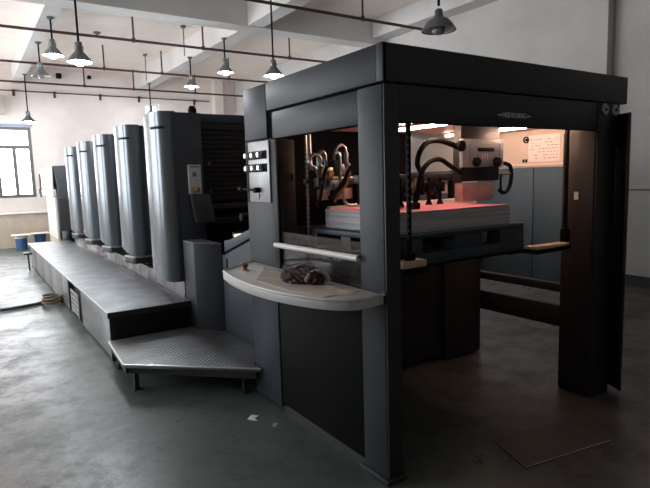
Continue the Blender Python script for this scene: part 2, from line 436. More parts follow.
# roof
obj('roof_band', box(nb(), (0, .052, 1.985), (W, 1.168, HT), .006), 'navy', F)
obj('roof_corner', B((0, 0, 1.985), (W, .05, HT), .005), 'front', F)
obj('roof_corner_cap', B((-.003, .0, 1.985), (.02, .05, HT), .004), 'navy', F)
obj('roof_lining', B((.03, .06, 1.872), (2.07, 1.18, 1.892)), 'pinkceil', F)
obj('roof_rear', B((.121, 1.172, 2.0), (W, 1.5, HT), .006), 'front', F)
# fascia
obj('side_fascia', B((.006, .208, 1.806), (.03, 1.108, 1.972), .004), 'navy', F)
obj('fascia_seam', B((.012, .1, 1.80), (.028, 1.19, 1.985)), 'groove', F)
obj('front_fascia', B((.098, .006, 1.805), (2.05, .032, 1.978), .004), 'front', F)
obj('fascia_seam', B((.09, .012, 1.80), (2.05, .028, 1.985)), 'groove', F)
# posts
obj('corner_post', box(nb(), (0, .014, .03), (.092, .204, 1.975), .006), 'navy', F)
obj('post_front_face', B((.004, .003, .03), (.094, .0135, 1.975), .002), 'front', F)
obj('post_foot', B((-.02, -.012, 0), (.11, .225, .03), .006), 'front', F)
obj('rear_post', box(nb(), (0, 1.172, 1.815), (.12, 1.5, HT), .006), 'navy', F)
p = obj('rear_post', box(nb(), (0, 1.115, .02), (.12, 1.5, 1.81), .006), 'navy', F)
# control plate with knobs on rear post
cp = obj('control_plate', B((-.012, 1.135, 1.40), (0, 1.455, 1.80), .004), 'silver', F, label='silver plate with two rows of knobs')
obj('plate_edge', B((-.0135, 1.435, 1.398), (-.002, 1.46, 1.802)), 'rub', cp)
for r, z in enumerate((1.712, 1.628)):
    obj('knob_strip', B((-.02, 1.165, z-.027), (-.012, 1.44, z+.027), .003), 'rub', cp)
    for k in range(3):
        y = 1.415-.095*k
        b = nb(); lathe(b, [(0, 0), (.021, 0), (.021, .022), (.016, .03), (0, .03)], (-.02, y, z), (-1, 0, 0), n=18); obj('knob', b, 'knob', cp)
b = nb(); cyl(b, (-.012, 1.29, 1.482), (-.05, 1.29, 1.482), .018); cyl(b, (-.045, 1.29, 1.482), (-.045, 1.50, 1.49), .008); cyl(b, (-.045, 1.48, 1.49), (-.045, 1.53, 1.491), .016)
obj('lever_handle', b, 'rub', cp)
b = nb(); cyl(b, (-.012, 1.27, 1.447), (-.016, 1.27, 1.447), .004); cyl(b, (-.014, 1.29, 1.46), (-.014, 1.29, 1.42), .003); obj('scale_mark', b, 'ink', cp)
# inner frame beside rear post
ip = obj('inner_frame_plate', B((.03, 1.085, .98), (.15, 1.112, 1.80), .003), 'brown', F)
obj('slot', B((.118, 1.078, 1.54), (.132, 1.086, 1.585)), 'rub', ip)
obj('inner_frame_strip', B((-.001, 1.06, .98), (.012, 1.113, 1.80), .002), 'brown', F)
# lower side
obj('side_panel', B((.008, .208, .05), (.03, 1.11, .95), .003), 'blackpanel', F, label='black lower side panel')
obj('kick_rail', B((.02, .2, 0), (.07, 1.12, .045)), 'front', F)
gd = obj('acrylic_guard', B((.018, .21, 1.0), (.026, 1.10, 1.215)), 'guard', F, label='clear acrylic guard behind the white rail')
b = nb(); cyl(b, (-.012, .205, 1.137), (-.012, 1.09, 1.131), .017); obj('hand_rail', b, 'rail', F, label='white hand rail')
for y in (.205, 1.085): obj('rail_bracket', B((-.014, y, 1.122), (.016, y+.014, 1.15), .003), 'rub', F)
obj('sill_bar', B((.01, .21, .955), (.045, 1.11, 1.0)), 'brown', F)
# control tray
prof = [(.0, 1.46), (-.10, 1.41), (-.335, 1.205), (-.385, .95), (-.405, .66), (-.385, .41), (-.335, .22), (-.27, .08), (-.17, .0), (.0, .02)]
pts = [(p.x, p.y) for p in smooth_path([(x, y, 0) for x, y in prof[2:]], 4)]
tr = obj('control_tray', prism(nb(), [(0, 1.46)]+pts, 'z', .93, .98, .008), 'tray', F, label='light grey curved control tray')
lip = [(x, y, .982) for x, y in ([(0, 1.46)]+pts)]
b = nb(); tube(b, [(-.006, 1.455, .98)]+[(x*.985, y, .981) for x, y in pts[0:]], .009, n=8, k=1); obj('raised_rim', b, 'tray', tr)
obj('tray_well', prism(nb(), [(-.06, 1.16), (-.10, .10), (-.22, .16), (-.31, .40), (-.31, .78)], 'z', .979, .983), 'traywell', tr, label='worn tan tray surface')
b = nb(); lathe(b, [(0, .98), (.022, .98), (.022, .989), (0, .99)], (-.215, 1.13, 0)); obj('button_base', b, 'yellow', tr)
b = nb(); lathe(b, [(0, .99), (.012, .99), (.012, 1.005), (.021, 1.008), (.021, 1.022), (.012, 1.028), (0, 1.029)], (-.215, 1.13, 0)); obj('stop_button', b, 'red', tr, label='red mushroom stop button')
obj('tray_marking', B((-.07, .90, .9805), (-.05, 1.00, .9815)), 'red', tr, label='faded red sticker')
obj('tray_marking', B((-.035, 1.18, .9805), (-.025, 1.34, .9815)), 'ink', tr)
obj('tray_joint', B((-.30, .146, .931), (-.05, .149, .9835)), 'ink', tr)
obj('tray_bracket', prism(nb(), [(-.30, .93), (-.02, .80), (0, .80), (0, .93)], 'y', .9, .94), 'navy', tr) if False else None
obj('tray_support', prism(nb(), [(-.26, .93), (-.004, .86), (-.004, .93)], 'y', .25, 1.3), 'front', tr)
# right front leg
obj('front_leg', prism(nb(), [(1.785, 0), (1.785, .235), (2.06, .235), (2.06, .05), (2.04, .018), (2.0, 0)], 'z', .0, 1.98, .004), 'black', F, label='black right front leg')
ll = obj('leg_inner_plate', B((1.772, .012, .02), (1.7845, .233, 1.80), .002), 'brown', F)
obj('leg_sticker', B((1.7705, .115, 1.355), (1.7725, .145, 1.408)), 'white', ll, label='small white sticker')
for z in (1.6, 1.15, .8): obj('bolt_head', cyl(nb(), (1.7695, .20, z), (1.7725, .20, z), .008, n=10), 'rub', ll)
for i, (x, z) in enumerate(((1.852, 1.936), (1.972, 1.938))):
    b = nb(); lathe(b, [(0, 0), (.040, 0), (.040, .012), (.033, .018), (0, .015)], (x, .006, z), (0, -1, 0)); pl = obj('indicator_disc', b, 'steel', F, label='round grey disc')
    b = nb(); cyl(b, (x, -.012, z), (x, -.016, z), .009, n=12); obj('disc_center', b, 'rub', pl)
# open guard door
gdoor = obj('guard_door', prism(nb(), [(2.064, .05), (2.078, .05), (2.012, -.093), (1.985, -.098), (1.98, -.085), (1.995, -.08)], 'z', .03, 1.915, .003), 'black', F, label='narrow black guard door standing open')
b = nb()
for z in (1.75, .3): cyl(b, (2.066, .055, z-.05), (2.066, .055, z+.05), .012, n=12)
obj('hinge', b, 'front', gdoor)
# lettering
def text_mesh(s, size, ext):
    cu = bpy.data.curves.new('lettering', 'FONT'); cu.body = s; cu.size = size; cu.extrude = ext; cu.align_x = 'CENTER'; cu.align_y = 'CENTER'
    o = bpy.data.objects.new('lettering_tmp', cu); C.objects.link(o)
    dg = bpy.context.evaluated_depsgraph_get(); dg.update()
    me = bpy.data.meshes.new_from_object(o.evaluated_get(dg)); bm = nb(); bm.from_mesh(me)
    bpy.data.objects.remove(o); bpy.data.curves.remove(cu); bpy.data.meshes.remove(me)
    return bm
tb = text_mesh('HEIDELBERG', .048, .0015)
xs = [v.co.x for v in tb.verts]; sx = .205/(max(xs)-min(xs))
for v in tb.verts: v.co = Vector((.951+v.co.x*sx, .005-v.co.z, 1.864+v.co.y*.78))
for s in (-1, 1):
    box(tb, (.951+s*.108, .0035, 1.8615), (.951+s*.145, .0065, 1.8655))
    prism(tb, [(.951+s*.122-.008, 1.8635), (.951+s*.122, 1.8715), (.951+s*.122+.008, 1.8635), (.951+s*.122, 1.8555)], 'y', .0035, .0065)
obj('lettering', tb, 'logo', F, label='small silver maker lettering')
# far side of the feeder
fs = obj('far_side_panel', B((2.075, 1.14, 1.585), (2.10, 1.498, 1.985), .003), 'cream', F, label='cream inner side panel')
obj('far_side_panel', B((2.075, .245, 1.585), (2.10, 1.13, 1.872), .003), 'cream', F, label='cream inner side panel with notice')
b = nb(); box(b, (2.062, .26, 1.60), (2.076, 1.12, 1.612)); obj('panel_ledge', b, 'rail', F)
b = nb(); lathe(b, [(.018, 0), (.026, 0), (.026, .01), (.018, .01), (.018, 0)], (2.075, .745, 1.80), (-1, 0, 0)); cyl(b, (2.075, .745, 1.80), (2.072, .745, 1.80), .012); obj('panel_lock', b, 'rub', F)
b = nb(); box(b, (2.068, .735, 1.625), (2.075, .750, 1.65)); box(b, (2.068, .76, 1.625), (2.075, .775, 1.65)); obj('panel_clip', b, 'rub', F)
obj('guard_panel', B((2.085, .245, .70), (2.11, .681, 1.583), .003), 'bluepanel', F, label='blue grey guard panel nearer the front leg')
obj('guard_panel', B((2.085, .689, .70), (2.11, 1.25, 1.583), .003), 'bluepanel', F, label='blue grey guard panel farther from the front leg')
obj('lower_rail', B((2.07, .25, .36), (2.12, 1.448, .525), .004), 'black', F)
obj('upper_rail', B((2.07, .25, .63), (2.12, 1.448, .69), .004), 'black', F)
obj('rear_leg', B((2.0, 1.45, 0), (2.12, 1.498, 1.585), .006), 'black', F)
# inner rear body
obj('inner_body', B((.16, 1.16, .05), (1.56, 1.42, 1.20), .01), 'black', F)
pp = [(1.565, 1.40)]+[(1.565, 1.13), (1.80, 1.11)]+[(1.93+.12*math.sin(a), 1.23-.12*math.cos(a)) for a in (0, .4, .8, 1.2, 1.57)]+[(2.05, 1.40)]
obj('round_cornered_column', prism(nb(), pp, 'z', .02, 1.20, .003), 'brown', F)
obj('inner_back_panel', B((.16, 1.36, 1.21), (1.36, 1.40, 1.985)), 'groove', F)
obj('feed_board', B((.36, 1.12, 1.40), (1.75, 1.16, 1.475), .004), 'cream', F, label='pale feed board')
obj('feed_board', B((.36, 1.00, 1.30), (1.75, 1.04, 1.36), .004), 'cream', F, label='pale feed board')
b = nb()
for k in range(7): box(b, (.44+.19*k, 1.06, 1.22), (.47+.19*k, 1.115, 1.53), .004)
obj('board_support', b, 'rub', F)['kind'] = 'stuff'
# roof lamps
for x in (.80, 1.56):
    rl = obj('roof_lamp', B((x-.03, .17, 1.860), (x+.03, 1.14, 1.8715), .003), 'rail', F)
    b = nb(); cyl(b, (x, .20, 1.851), (x, 1.11, 1.851), .008, n=14); obj('lamp_tube', b, 'tube', rl, label='lit warm tube')
# gripper and chain parts visible through the side opening
b = nb(); cyl(b, (.42, 1.09, 1.53), (2.05, 1.09, 1.53), .03); obj('cross_shaft', b, mat('olive_shaft', (.20, .19, .12), .4, .5), F)

# ------------------------------------------------------------------ pallet lift
LF = thing('pallet_lift', 'black pallet lift with two hanging chains and pale arm ends', 'pallet lift', (.98, .15, 1.0))
def chain(x, y, z0, z1):
    b = nb(); z = z0; i = 0
    while z < z1:
        a = .009 if i % 2 else .004; c = .004 if i % 2 else .009
        box(b, (x-a-.004, y-c-.004, z), (x+a+.004, y+c+.004, z+.021), .002, 1); z += .0185; i += 1
    return b
for x, lo in ((.285, 1.14), (1.685, 1.16)):
    obj('hoist_chain', chain(x, .15, lo, 1.868), 'rub', LF)
    b = nb(); box(b, (x-.026, .128, 1.055), (x+.026, .172, lo+.005), .006); cyl(b, (x, .15, lo-.02), (x, .15, lo+.03), .014); obj('chain_block', b, 'rub', LF)
b = nb(); box(b, (.215, .115, 1.064), (.378, .19, 1.102), .003); obj('arm_pad', b, 'wood', LF, label='pale arm end at left chain')
b = nb(); prism(b, [(1.325, .115), (1.62, .108), (1.70, .125), (1.725, .15), (1.70, .178), (1.325, .20)], 'z', 1.058, 1.076); obj('arm_pad', b, 'wood', LF, label='pale arm end at right chain')
obj('lift_arm', prism(nb(), [(.205, .105), (.385, .105), (.385, .22), (.46, .22), (.46, .33), (.205, .33)], 'z', 1.03, 1.0545, .003), 'rub', LF)
obj('arm_plate', B((.205, .10, 1.0555), (.39, .19, 1.063)), 'rub', LF)
b = nb(); prism(b, [(1.2, .33), (1.2, .22), (1.322, .22), (1.322, .105), (1.62, .10), (1.71, .12), (1.735, .15), (1.71, .19), (1.36, .21), (1.33, .33)], 'z', 1.03, 1.0545); obj('lift_arm', b, 'rub', LF)
obj('lift_beam', B((.22, .335, 1.01), (1.30, .40, 1.055), .004), 'rub', LF)
obj('lift_beam', B((.22, .82, 1.01), (1.30, .90, 1.055), .004), 'rub', LF)
for x in (.24, 1.20): obj('side_bar', B((x, .401, 1.01), (x+.06, .819, 1.05)), 'rub', LF)

P = thing('pallet', 'dark blue pallet holding the paper stack inside the feeder', 'pallet', (.76, .6, 1.056))
obj('deck', B((.20, .20, 1.200), (1.315, 1.02, 1.232), .004), 'pallet', P)
obj('deck_edge', B((.20, .196, 1.222), (1.315, .1995, 1.231)), mat('pallet_worn_edge', (.16, .18, .20), .5), P)
for y0 in (.20, .56, .92): obj('skid', B((.20, y0, 1.056), (1.315, y0+.10, 1.118), .003), 'pallet', P)
for y0 in (.20, .56, .92):
    for x0, x1 in ((.20, .43), (.68, .92), (1.08, 1.315)):
        obj('block', B((x0, y0, 1.1185), (x1, y0+.10, 1.1995), .003), 'pallet', P)

st = nb(); z = 1.233
while z < 1.346:
    h = random.uniform(.004, .010); dx, dy = random.uniform(-.003, .003), random.uniform(-.003, .003)
    box(st, (.285+dx, .225+dy, z), (1.205+dx, .945+dy, z+h)); z += h
ST = thing('paper_stack', 'stack of pale paper sheets with pink top sheet on the pallet', 'paper stack', (.745, .585, 1.233))
obj('sheets', st, 'paper', ST); obj('top_sheet', B((.285, .225, z+.0003), (1.205, .945, z+.0016)), 'pink', ST, label='pink top sheet')
ztop = z+.0016

# ------------------------------------------------------------------ suction head
SH = thing('suction_head', 'grey and black suction head with hoses above the paper stack', 'suction head', (1.17, .5, 1.40))
obj('column', B((.985, .43, 1.50), (1.355, .50, 1.859), .006), 'black', SH, label='black upright column')
cb = obj('control_box', B((.968, .400, 1.590), (1.362, .429, 1.768), .004), 'greybox', SH, label='grey control box with slot and two knobs')
obj('display_slot', B((1.105, .396, 1.690), (1.265, .402, 1.713), .002), 'rub', cb)
for x in (1.085, 1.285):
    b = nb(); lathe(b, [(0, 0), (.030, 0), (.030, .02), (.024, .03), (0, .03)], (x, .401, 1.622), (0, -1, 0)); obj('knob', b, 'rub', cb)
for x in (1.03, 1.32):
    obj('pointer_strip', B((x-.005, .3975, 1.615), (x+.005, .401, 1.735)), 'blue', cb)
b = nb()
for x in (1.15, 1.175, 1.20): box(b, (x-.002, .3985, 1.64), (x+.002, .401, 1.675))
for k in range(7): box(b, (1.09+.03*k, .3985, 1.74), (1.092+.03*k, .401, 1.748))
obj('scale_mark', b, 'logo', cb)['kind'] = 'stuff'
obj('blower_guard', prism(nb(), [(1.0, 1.372), (1.28, 1.372), (1.31, 1.40), (1.31, 1.492), (1.0, 1.492)], 'y', .435, .50, .006), 'copper', SH, label='shiny steel guard')
def hose(pts, r, m='rub', nm='hose'): 
    b = nb(); tube(b, pts, r, n=12); return obj(nm, b, m, SH)
hose([(.93, .42, 1.722), (.80, .42, 1.752), (.69, .42, 1.745), (.625, .42, 1.69), (.63, .45, 1.62), (.68, .47, 1.55), (.69, .48, 1.43)], .016)
hose([(.985, .43, 1.555), (.88, .42, 1.60), (.77, .40, 1.64), (.67, .39, 1.625), (.60, .385, 1.56), (.565, .385, 1.45), (.55, .39, 1.37)], .015)
hose([(1.36, .45, 1.605), (1.44, .45, 1.612), (1.50, .45, 1.585), (1.505, .45, 1.50), (1.47, .45, 1.43), (1.42, .45, 1.415), (1.39, .46, 1.44)], .014)
hose([(1.36, .45, 1.545), (1.42, .45, 1.54), (1.49, .45, 1.545)], .008, 'brass', 'hose_clip')
hose([(1.40, .45, 1.55), (1.395, .45, 1.48), (1.40, .45, 1.42)], .008, 'rub', 'cable')
b = nb(); lathe(b, [(0, 0), (.034, 0), (.034, .02), (.020, .026), (.020, .018), (0, .018)], (.945, .40, 1.722), (0, -1, 0)); cyl(b, (.945, .42, 1.722), (.99, .45, 1.722), .02); obj('hose_fitting', b, 'rub', SH)
b = nb(); box(b, (.30, .60, 1.51), (1.30, .66, 1.56), .006); obj('cross_bar', b, 'front', SH)
# suckers and small fittings along the bar
for i, x in enumerate((.36, .48, .60, .72, .84, .94)):
    b = nb(); cyl(b, (x, .57, 1.37), (x, .57, 1.53), .013, n=12); cyl(b, (x, .57, 1.358), (x, .57, 1.385), .024, .014, n=14); box(b, (x-.024, .545, 1.44), (x+.024, .60, 1.50), .004)
    obj('sucker', b, ('rub', 'steel', 'rub', 'brass', 'rub', 'rub')[i], SH)
for i, x in enumerate((.42, .54, .66, .78, .89)):
    b = nb(); box(b, (x-.03, .60, 1.42), (x+.03, .68, 1.49), .006); cyl(b, (x, .60, 1.455), (x, .57, 1.455), .014, n=12); obj('valve_block', b, ('front', 'brass', 'front', 'rub', 'front')[i], SH)
b = nb(); box(b, (.52, .36, ztop+.001), (.57, .42, 1.39), .006); cyl(b, (.55, .39, 1.38), (.55, .39, 1.45), .012); obj('sheet_presser', b, 'rub', SH)
# curved metal tubes seen through the side opening
def arc(cx, y, cz, r, a0, a1, n=9): return [(cx+r*math.cos(a0+(a1-a0)*i/n), y, cz+r*math.sin(a0+(a1-a0)*i/n)) for i in range(n+1)]
hose([(.27, .90, 1.60)]+arc(.192, .90, 1.655, .042, -.6, 4.6)+[(.215, .90, 1.56)], .010, 'steel', 'air_tube')
hose([(.235, .93, 1.50), (.232, .93, 1.66), (.245, .93, 1.705), (.275, .93, 1.71), (.288, .93, 1.66), (.285, .93, 1.55)], .012, 'steel', 'air_tube')
hose([(.325, .88, 1.70), (.35, .88, 1.705), (.365, .88, 1.67), (.36, .88, 1.52)], .011, 'steel', 'air_tube')
hose([(.335, .90, 1.60), (.335, .90, 1.68), (.355, .90, 1.735), (.395, .90, 1.755), (.425, .90, 1.73), (.428, .90, 1.67)], .010, 'steel', 'air_tube')
b = nb(); lathe(b, [(0, 1.59), (.009, 1.59), (.009, 1.615), (.028, 1.625), (.028, 1.637), (.015, 1.645), (.015, 1.71), (0, 1.71)], (.428, .90, 0)); obj('tube_nozzle', b, 'steel', SH)
b = nb(); box(b, (.375, .885, 1.565), (.412, .93, 1.635), .004); obj('tube_clamp', b, 'steel', SH)
hose([(.21, 1.0, 1.845), (.212, 1.0, 1.76), (.214, 1.0, 1.70), (.22, 1.0, 1.60)], .013, 'steel', 'air_tube')
hose([(.41, .84, 1.60), (.37, .84, 1.53), (.32, .84, 1.475), (.25, .84, 1.42)], .015, 'rub', 'cable')
hose([(.40, .82, 1.58), (.37, .82, 1.51), (.33, .82, 1.46), (.27, .82, 1.40)], .008, 'brass', 'air_tube')
hose([(.33, .80, 1.47), (.335, .80, 1.405), (.37, .80, 1.375), (.43, .80, 1.372)], .009, 'steel', 'air_tube')
hose([(.17, .86, 1.37), (.20, .86, 1.45), (.22, .86, 1.55), (.25, .86, 1.62)], .012, 'rub', 'cable')
b = nb(); box(b, (.24, .86, 1.545), (.30, .92, 1.615), .006); cyl(b, (.27, .86, 1.575), (.27, .84, 1.575), .020, n=16); obj('valve_block', b, 'brass', SH)
b = nb(); box(b, (.305, .87, 1.56), (.345, .92, 1.66), .006); obj('valve_block', b, 'rub', SH)
b = nb(); box(b, (.19, .87, 1.49), (.25, .93, 1.55), .006); cyl(b, (.22, .87, 1.52), (.22, .85, 1.52), .018, n=14); obj('valve_block', b, 'front', SH)
b = nb(); box(b, (.27, .86, 1.47), (.34, .92, 1.535), .006); cyl(b, (.305, .86, 1.50), (.305, .84, 1.50), .016, n=14); obj('valve_block', b, 'steel', SH)
b = nb(); box(b, (.14, .94, 1.515), (1.30, .97, 1.545), .004); obj('carrier_rail', b, 'front', SH)
# thin rods on the inner left
b = nb(); cyl(b, (.205, 1.03, 1.0), (.205, 1.03, 1.872), .007, n=10)
for k in range(22): cyl(b, (.205, 1.03, 1.20+.03*k), (.205, 1.03, 1.212+.03*k), .011, n=10)
tr_ = obj('threaded_rod', b, 'steel', F); obj('rod_foot', B((.04, 1.01, .96), (.225, 1.05, 1.0), .003), 'rub', tr_)

# notice on inner panel
NS = thing('notice_sheet', 'pale printed notice on the cream panel inside the feeder', 'notice', (2.07, .59, 1.62))
obj('sheet', B((2.0705, .452, 1.628), (2.0745, .725, 1.832)), 'white', NS)
b = nb()
for r in range(7):
    y = .47
    while y < .70:
        w = random.uniform(.008, .03); z = 1.65+.024*r
        if random.random() < .8: box(b, (2.0695, y, z), (2.0706, y+w, z+.005))
        y += w+random.uniform(.006, .02)
o = obj('print_marks', b, 'ink', NS); o['kind'] = 'stuff'

# ------------------------------------------------------------------ gloves on the tray
def crumple(seed, n, cx, cy, cz, rx, ry, rz):
    rnd = random.Random(seed); t = nb(); bmesh.ops.create_icosphere(t, subdivisions=5, radius=1)
    ws = [(Vector((rnd.gauss(0, 1), rnd.gauss(0, 1), rnd.gauss(0, 1))).normalized(), rnd.uniform(2, 6), rnd.uniform(0, 6)) for _ in range(n)]
    for v in t.verts:
        d = v.co.normalized(); s = 1+sum(.10*abs(math.sin(w[1]*d.dot(w[0])*2+w[2])) for w in ws)/1.3-.3
        v.co = Vector((cx+d.x*s*rx, cy+d.y*s*ry, max(.9845, cz+d.z*s*rz)))
    return t
GL = thing('work_gloves', 'crumpled dark grey work gloves lying on the light control tray', 'gloves', (-.13, .55, .985))
obj('glove', crumple(3, 9, -.155, .59, 1.004, .065, .105, .045), 'glove', GL)
obj('glove', crumple(5, 9, -.115, .50, 1.012, .055, .085, .050), 'glove', GL)
for i in range(4):
    y = .44+.05*i
    b = nb(); tube(b, [(-.175-.015*i, y+.02, 1.0), (-.14, y+.012, 1.045+.008*(i % 2)), (-.09, y-.015, 1.05), (-.06, y-.035, 1.0)], .0135, n=9)
    obj('glove_finger', b, 'glove2' if i in (0, 2) else 'glove', GL)
b = nb(); tube(b, [(-.19, .655, 1.0), (-.15, .685, 1.028), (-.10, .66, 1.045), (-.085, .60, 1.045)], .016, n=9); obj('glove_cuff', b, 'glove2', GL, label='lighter grey cuff')

# ------------------------------------------------------------------ infeed section between feeder and first unit
IF = thing('infeed_section', 'dark grey infeed section between feeder and nearest printing tower', 'press infeed', (1.1, 2.2, 0))
obj('lower_panel', prism(nb(), [(1.505, 0), (2.97, 0), (2.97, .86), (2.43, .905), (1.894, 1.075), (1.505, 1.20)], 'x', .19, .215, .002), 'navy', IF)
obj('upper_panel', prism(nb(), [(1.505, 1.21), (1.894, 1.10), (2.43, .932), (2.44, .93), (2.44, 1.03), (2.30, 1.052), (1.88, 1.175), (1.505, 1.24)], 'x', .20, .235, .002), 'unit', IF, label='slanted grey upper panel')
obj('panel_seam', prism(nb(), [(1.505, 1.20), (1.894, 1.076), (2.43, .906), (2.97, .855), (2.97, .865), (2.43, .93), (1.894, 1.098), (1.505, 1.22)], 'x', .194, .21), 'groove', IF)
obj('feed_table', prism(nb(), [(1.52, .3), (2.96, .3), (2.96, .80), (1.52, 1.12)], 'x', .25, 1.9, .004), 'black', IF)
for k, (y, z) in enumerate(((1.85, 1.30), (2.55, 1.22))):
    b = nb(); cyl(b, (.42, y, z), (1.9, y, z), .035); obj('feed_roller', b, 'black', IF)
wl = obj('work_lamp', B((.245, 2.335, 1.060), (.425, 2.36, 1.105), .004), 'front', IF)
b = nb(); cyl(b, (.25, 2.322, 1.078), (.415, 2.322, 1.084), .0125, n=12); obj('lamp_tube', b, 'worklight', wl, label='lit work lamp')
obj('far_cover', B((2.04, 1.52, .0), (2.07, 2.93, 1.58)), 'unit', IF)
obj('far_side_panel', B((2.075, 1.506, 1.585), (2.10, 2.13, 1.985), .003), 'cream', IF, label='cream side panel')
obj('roof_lining', B((.6, 1.506, 1.975), (2.07, 2.2, 1.995)), 'pinkceil', IF)
obj('lining_post', B((.6, 2.15, .8), (.64, 2.19, 1.974)), 'black', IF)
b = nb(); box(b, (.183, 2.36, .78), (.19, 2.38, .88), .002); obj('panel_latch', b, 'rub', IF)

BX = thing('side_cabinet', 'plain dark slate cabinet box between tread step and nearest tower', 'cabinet', (.1, 2.75, 0))
bp = [(.004, 2.675), (.186, 2.47), (.186, 2.955), (.004, 2.955)]
obj('body', prism(nb(), bp, 'z', .0, .995, .006), 'boxm', BX)
obj('top_cover', prism(nb(), bp, 'z', .996, 1.01, .003), mat('box_top_grey', (.10, .105, .11), .45, .1), BX)
# ------------------------------------------------------------------ printing units
def unit_parts(t, y, first):
    """parts of one printing unit whose near face is at y"""
    D = .86
    cov = [(-.02, y), (-.075, y+.012), (-.115, y+.04), (-.145, y+.10), (-.158, y+.20), (-.158, y+.32), (-.14, y+.45), (-.10, y+.58), (-.02, y+.74)]
    bm = nb(); zt = 2.206
    tmp = nb()
    A = [tmp.verts.new((px, py, (.605 if first else .727)+.12*max(0, min(1, (py-y)/.6)))) for px, py in cov]; Bv = [tmp.verts.new((px, py, zt)) for px, py in cov]
    back = (.03, y+.74), (.03, y)
    A += [tmp.verts.new((px, py, .605 if first else .727)) for px, py in back]; Bv += [tmp.verts.new((px, py, zt)) for px, py in back]
    n = len(A); tmp.faces.new(A[::-1]); tmp.faces.new(Bv)
    for i in range(n): tmp.faces.new((A[i], A[(i+1) % n], Bv[(i+1) % n], Bv[i]))
    bmesh.ops.recalc_face_normals(tmp, faces=tmp.faces); merge(bm, tmp)
    cv = obj('curved_cover', bm, 'cover', t, smooth=40, label='glossy silver blue curved cover')
    b = nb(); prism(b, [(-.072, y+.018), (-.079, y+.006), (-.122, y+.036), (-.152, y+.095), (-.163, y+.15), (-.14, y+.15)], 'z', 2.045, 2.068); obj('grip_slot', b, 'rub', cv)
    obj('cover_edge', B((-.022, y-.006, .61 if first else .73), (.03, y-.0005, 2.2), .002), 'unit' if first else 'cover', t)
    if first:
        obj('tower_body', B((.032, y+.02, .62), (.275, y+D, 2.2), .006), 'unit', t)
        obj('tower_body', B((.276, y+.05, 2.12), (1.95, y+D, 2.2), .006), 'unit', t)
        obj('tower_body', B((.276, y+.25, .62), (1.95, y+D, 2.119), .006), 'black', t)
        obj('face_panel', B((.032, y, .62), (.275, y+.019, 2.197), .003), 'unit', t)
        gr = obj('grille', B((.28, y+.06, 1.35), (1.95, y+.08, 2.115)), 'front', t, label='dark ribbed grille')
        b = nb()
        for k in range(16): box(b, (.285, y+.035, 1.37+.045*k), (1.94, y+.06, 1.392+.045*k), .003)
        obj('rib', b, 'black', gr)['kind'] = 'stuff'
        obj('lower_bar', B((.28, y+.04, 1.27), (1.95, y+.12, 1.33), .006), 'front', t)
        obj('lower_bar', B((.28, y+.02, 1.12), (1.95, y+.10, 1.19), .006), 'brown', t)
        for z in (1.72, 1.45):
            b = nb(); lathe(b, [(0, 0), (.016, 0), (.016, .02), (0, .02)], (.345, y+.035, z), (0, -1, 0), n=14); obj('bolt_head', b, 'steel', t)
        pl = obj('operator_plate', B((.115, y-.03, 1.435), (.240, y-.001, 1.712), .004), 'white', t, label='white operator plate with orange knob')
        obj('plate_mark', B((.155, y-.032, 1.60), (.19, y-.0295, 1.64)), 'blue', pl)
        obj('plate_mark', B((.13, y-.032, 1.685), (.225, y-.0295, 1.70)), 'ink', pl)
        obj('plate_base', B((.13, y-.034, 1.452), (.225, y-.0295, 1.50)), 'wood', pl)
        b = nb(); lathe(b, [(0, 0), (.022, 0), (.022, .02), (.014, .03), (0, .03)], (.19, y-.032, 1.475), (0, -1, 0), n=16); obj('orange_knob', b, 'orange', pl)
        b = nb(); tmp = nb()
        obj('shield', prism(nb(), [(.125, 1.43), (.305, 1.43), (.36, 1.16), (.165, 1.16)], 'y', y-.05, y-.001, .003), mat('shield_grey', (.10, .105, .115), .45, .2), t, label='grey tapering shield below the white plate')
    else:
        obj('tower_body', B((.032, y+.02, .62), (1.95, y+D, 2.2), .006), 'unit', t)
        fp = [(-.165, y+.24), (-.125, y+.02), (-.10, y-.003), (.28, y-.003), (.28, y+.019), (.021, y+.30)]
        fb = obj('foot_bracket', prism(nb(), fp, 'z', .640, .705, .005), 'front', t)
        obj('bracket_top', prism(nb(), [(px+(.003 if px > 0 else -.003), py) for px, py in fp], 'z', .7055, .7265, .003), 'silver', fb)
    bs = obj('base_panel', prism(nb(), [(y, 0), (y+1.262, 0), (y+1.262, .60), (y, .60)], 'x', .022, .05, .002), 'basem', t, label='pale reflective base panel')
    for k in (.3, .62, .95): obj('panel_seam', B((.0205, y+k, .47), (.0225, y+k+.008, .60)), 'groove', bs)
    obj('base_body', B((.052, y+.002, 0), (1.95, y+1.259, .60)), 'black', t)
    obj('bridge_body', B((.15, y+D+.002, .602), (1.95, y+1.259, 1.15), .004), 'black', t)
    b = nb(); lathe(b, [(0, 2.2), (.045, 2.2), (.045, 2.30), (.03, 2.335), (0, 2.34)], (.40, y+.55, 0)); obj('top_knob', b, 'rub', t)
Y0, PY = 3.035, 1.265
T1 = thing('printing_tower', 'nearest and tallest looking printing tower with white plate on its face', 'printing unit', (1., Y0+.6, 0), 'printing towers in a row')
unit_parts(T1, Y0, True)
T2 = thing('printing_tower', 'second printing tower from the feeder', 'printing unit', (1., Y0+PY+.6, 0), 'printing towers in a row')
unit_parts(T2, Y0+PY, False)
for k, lab in enumerate(('third printing tower from the feeder, middle of the row', 'fourth printing tower from the feeder', 'farthest printing tower, last beside the white delivery cabinet')):
    c = copy_tree(T2); c.location = (1., Y0+PY*(k+2)+.6, 0); c['label'] = lab

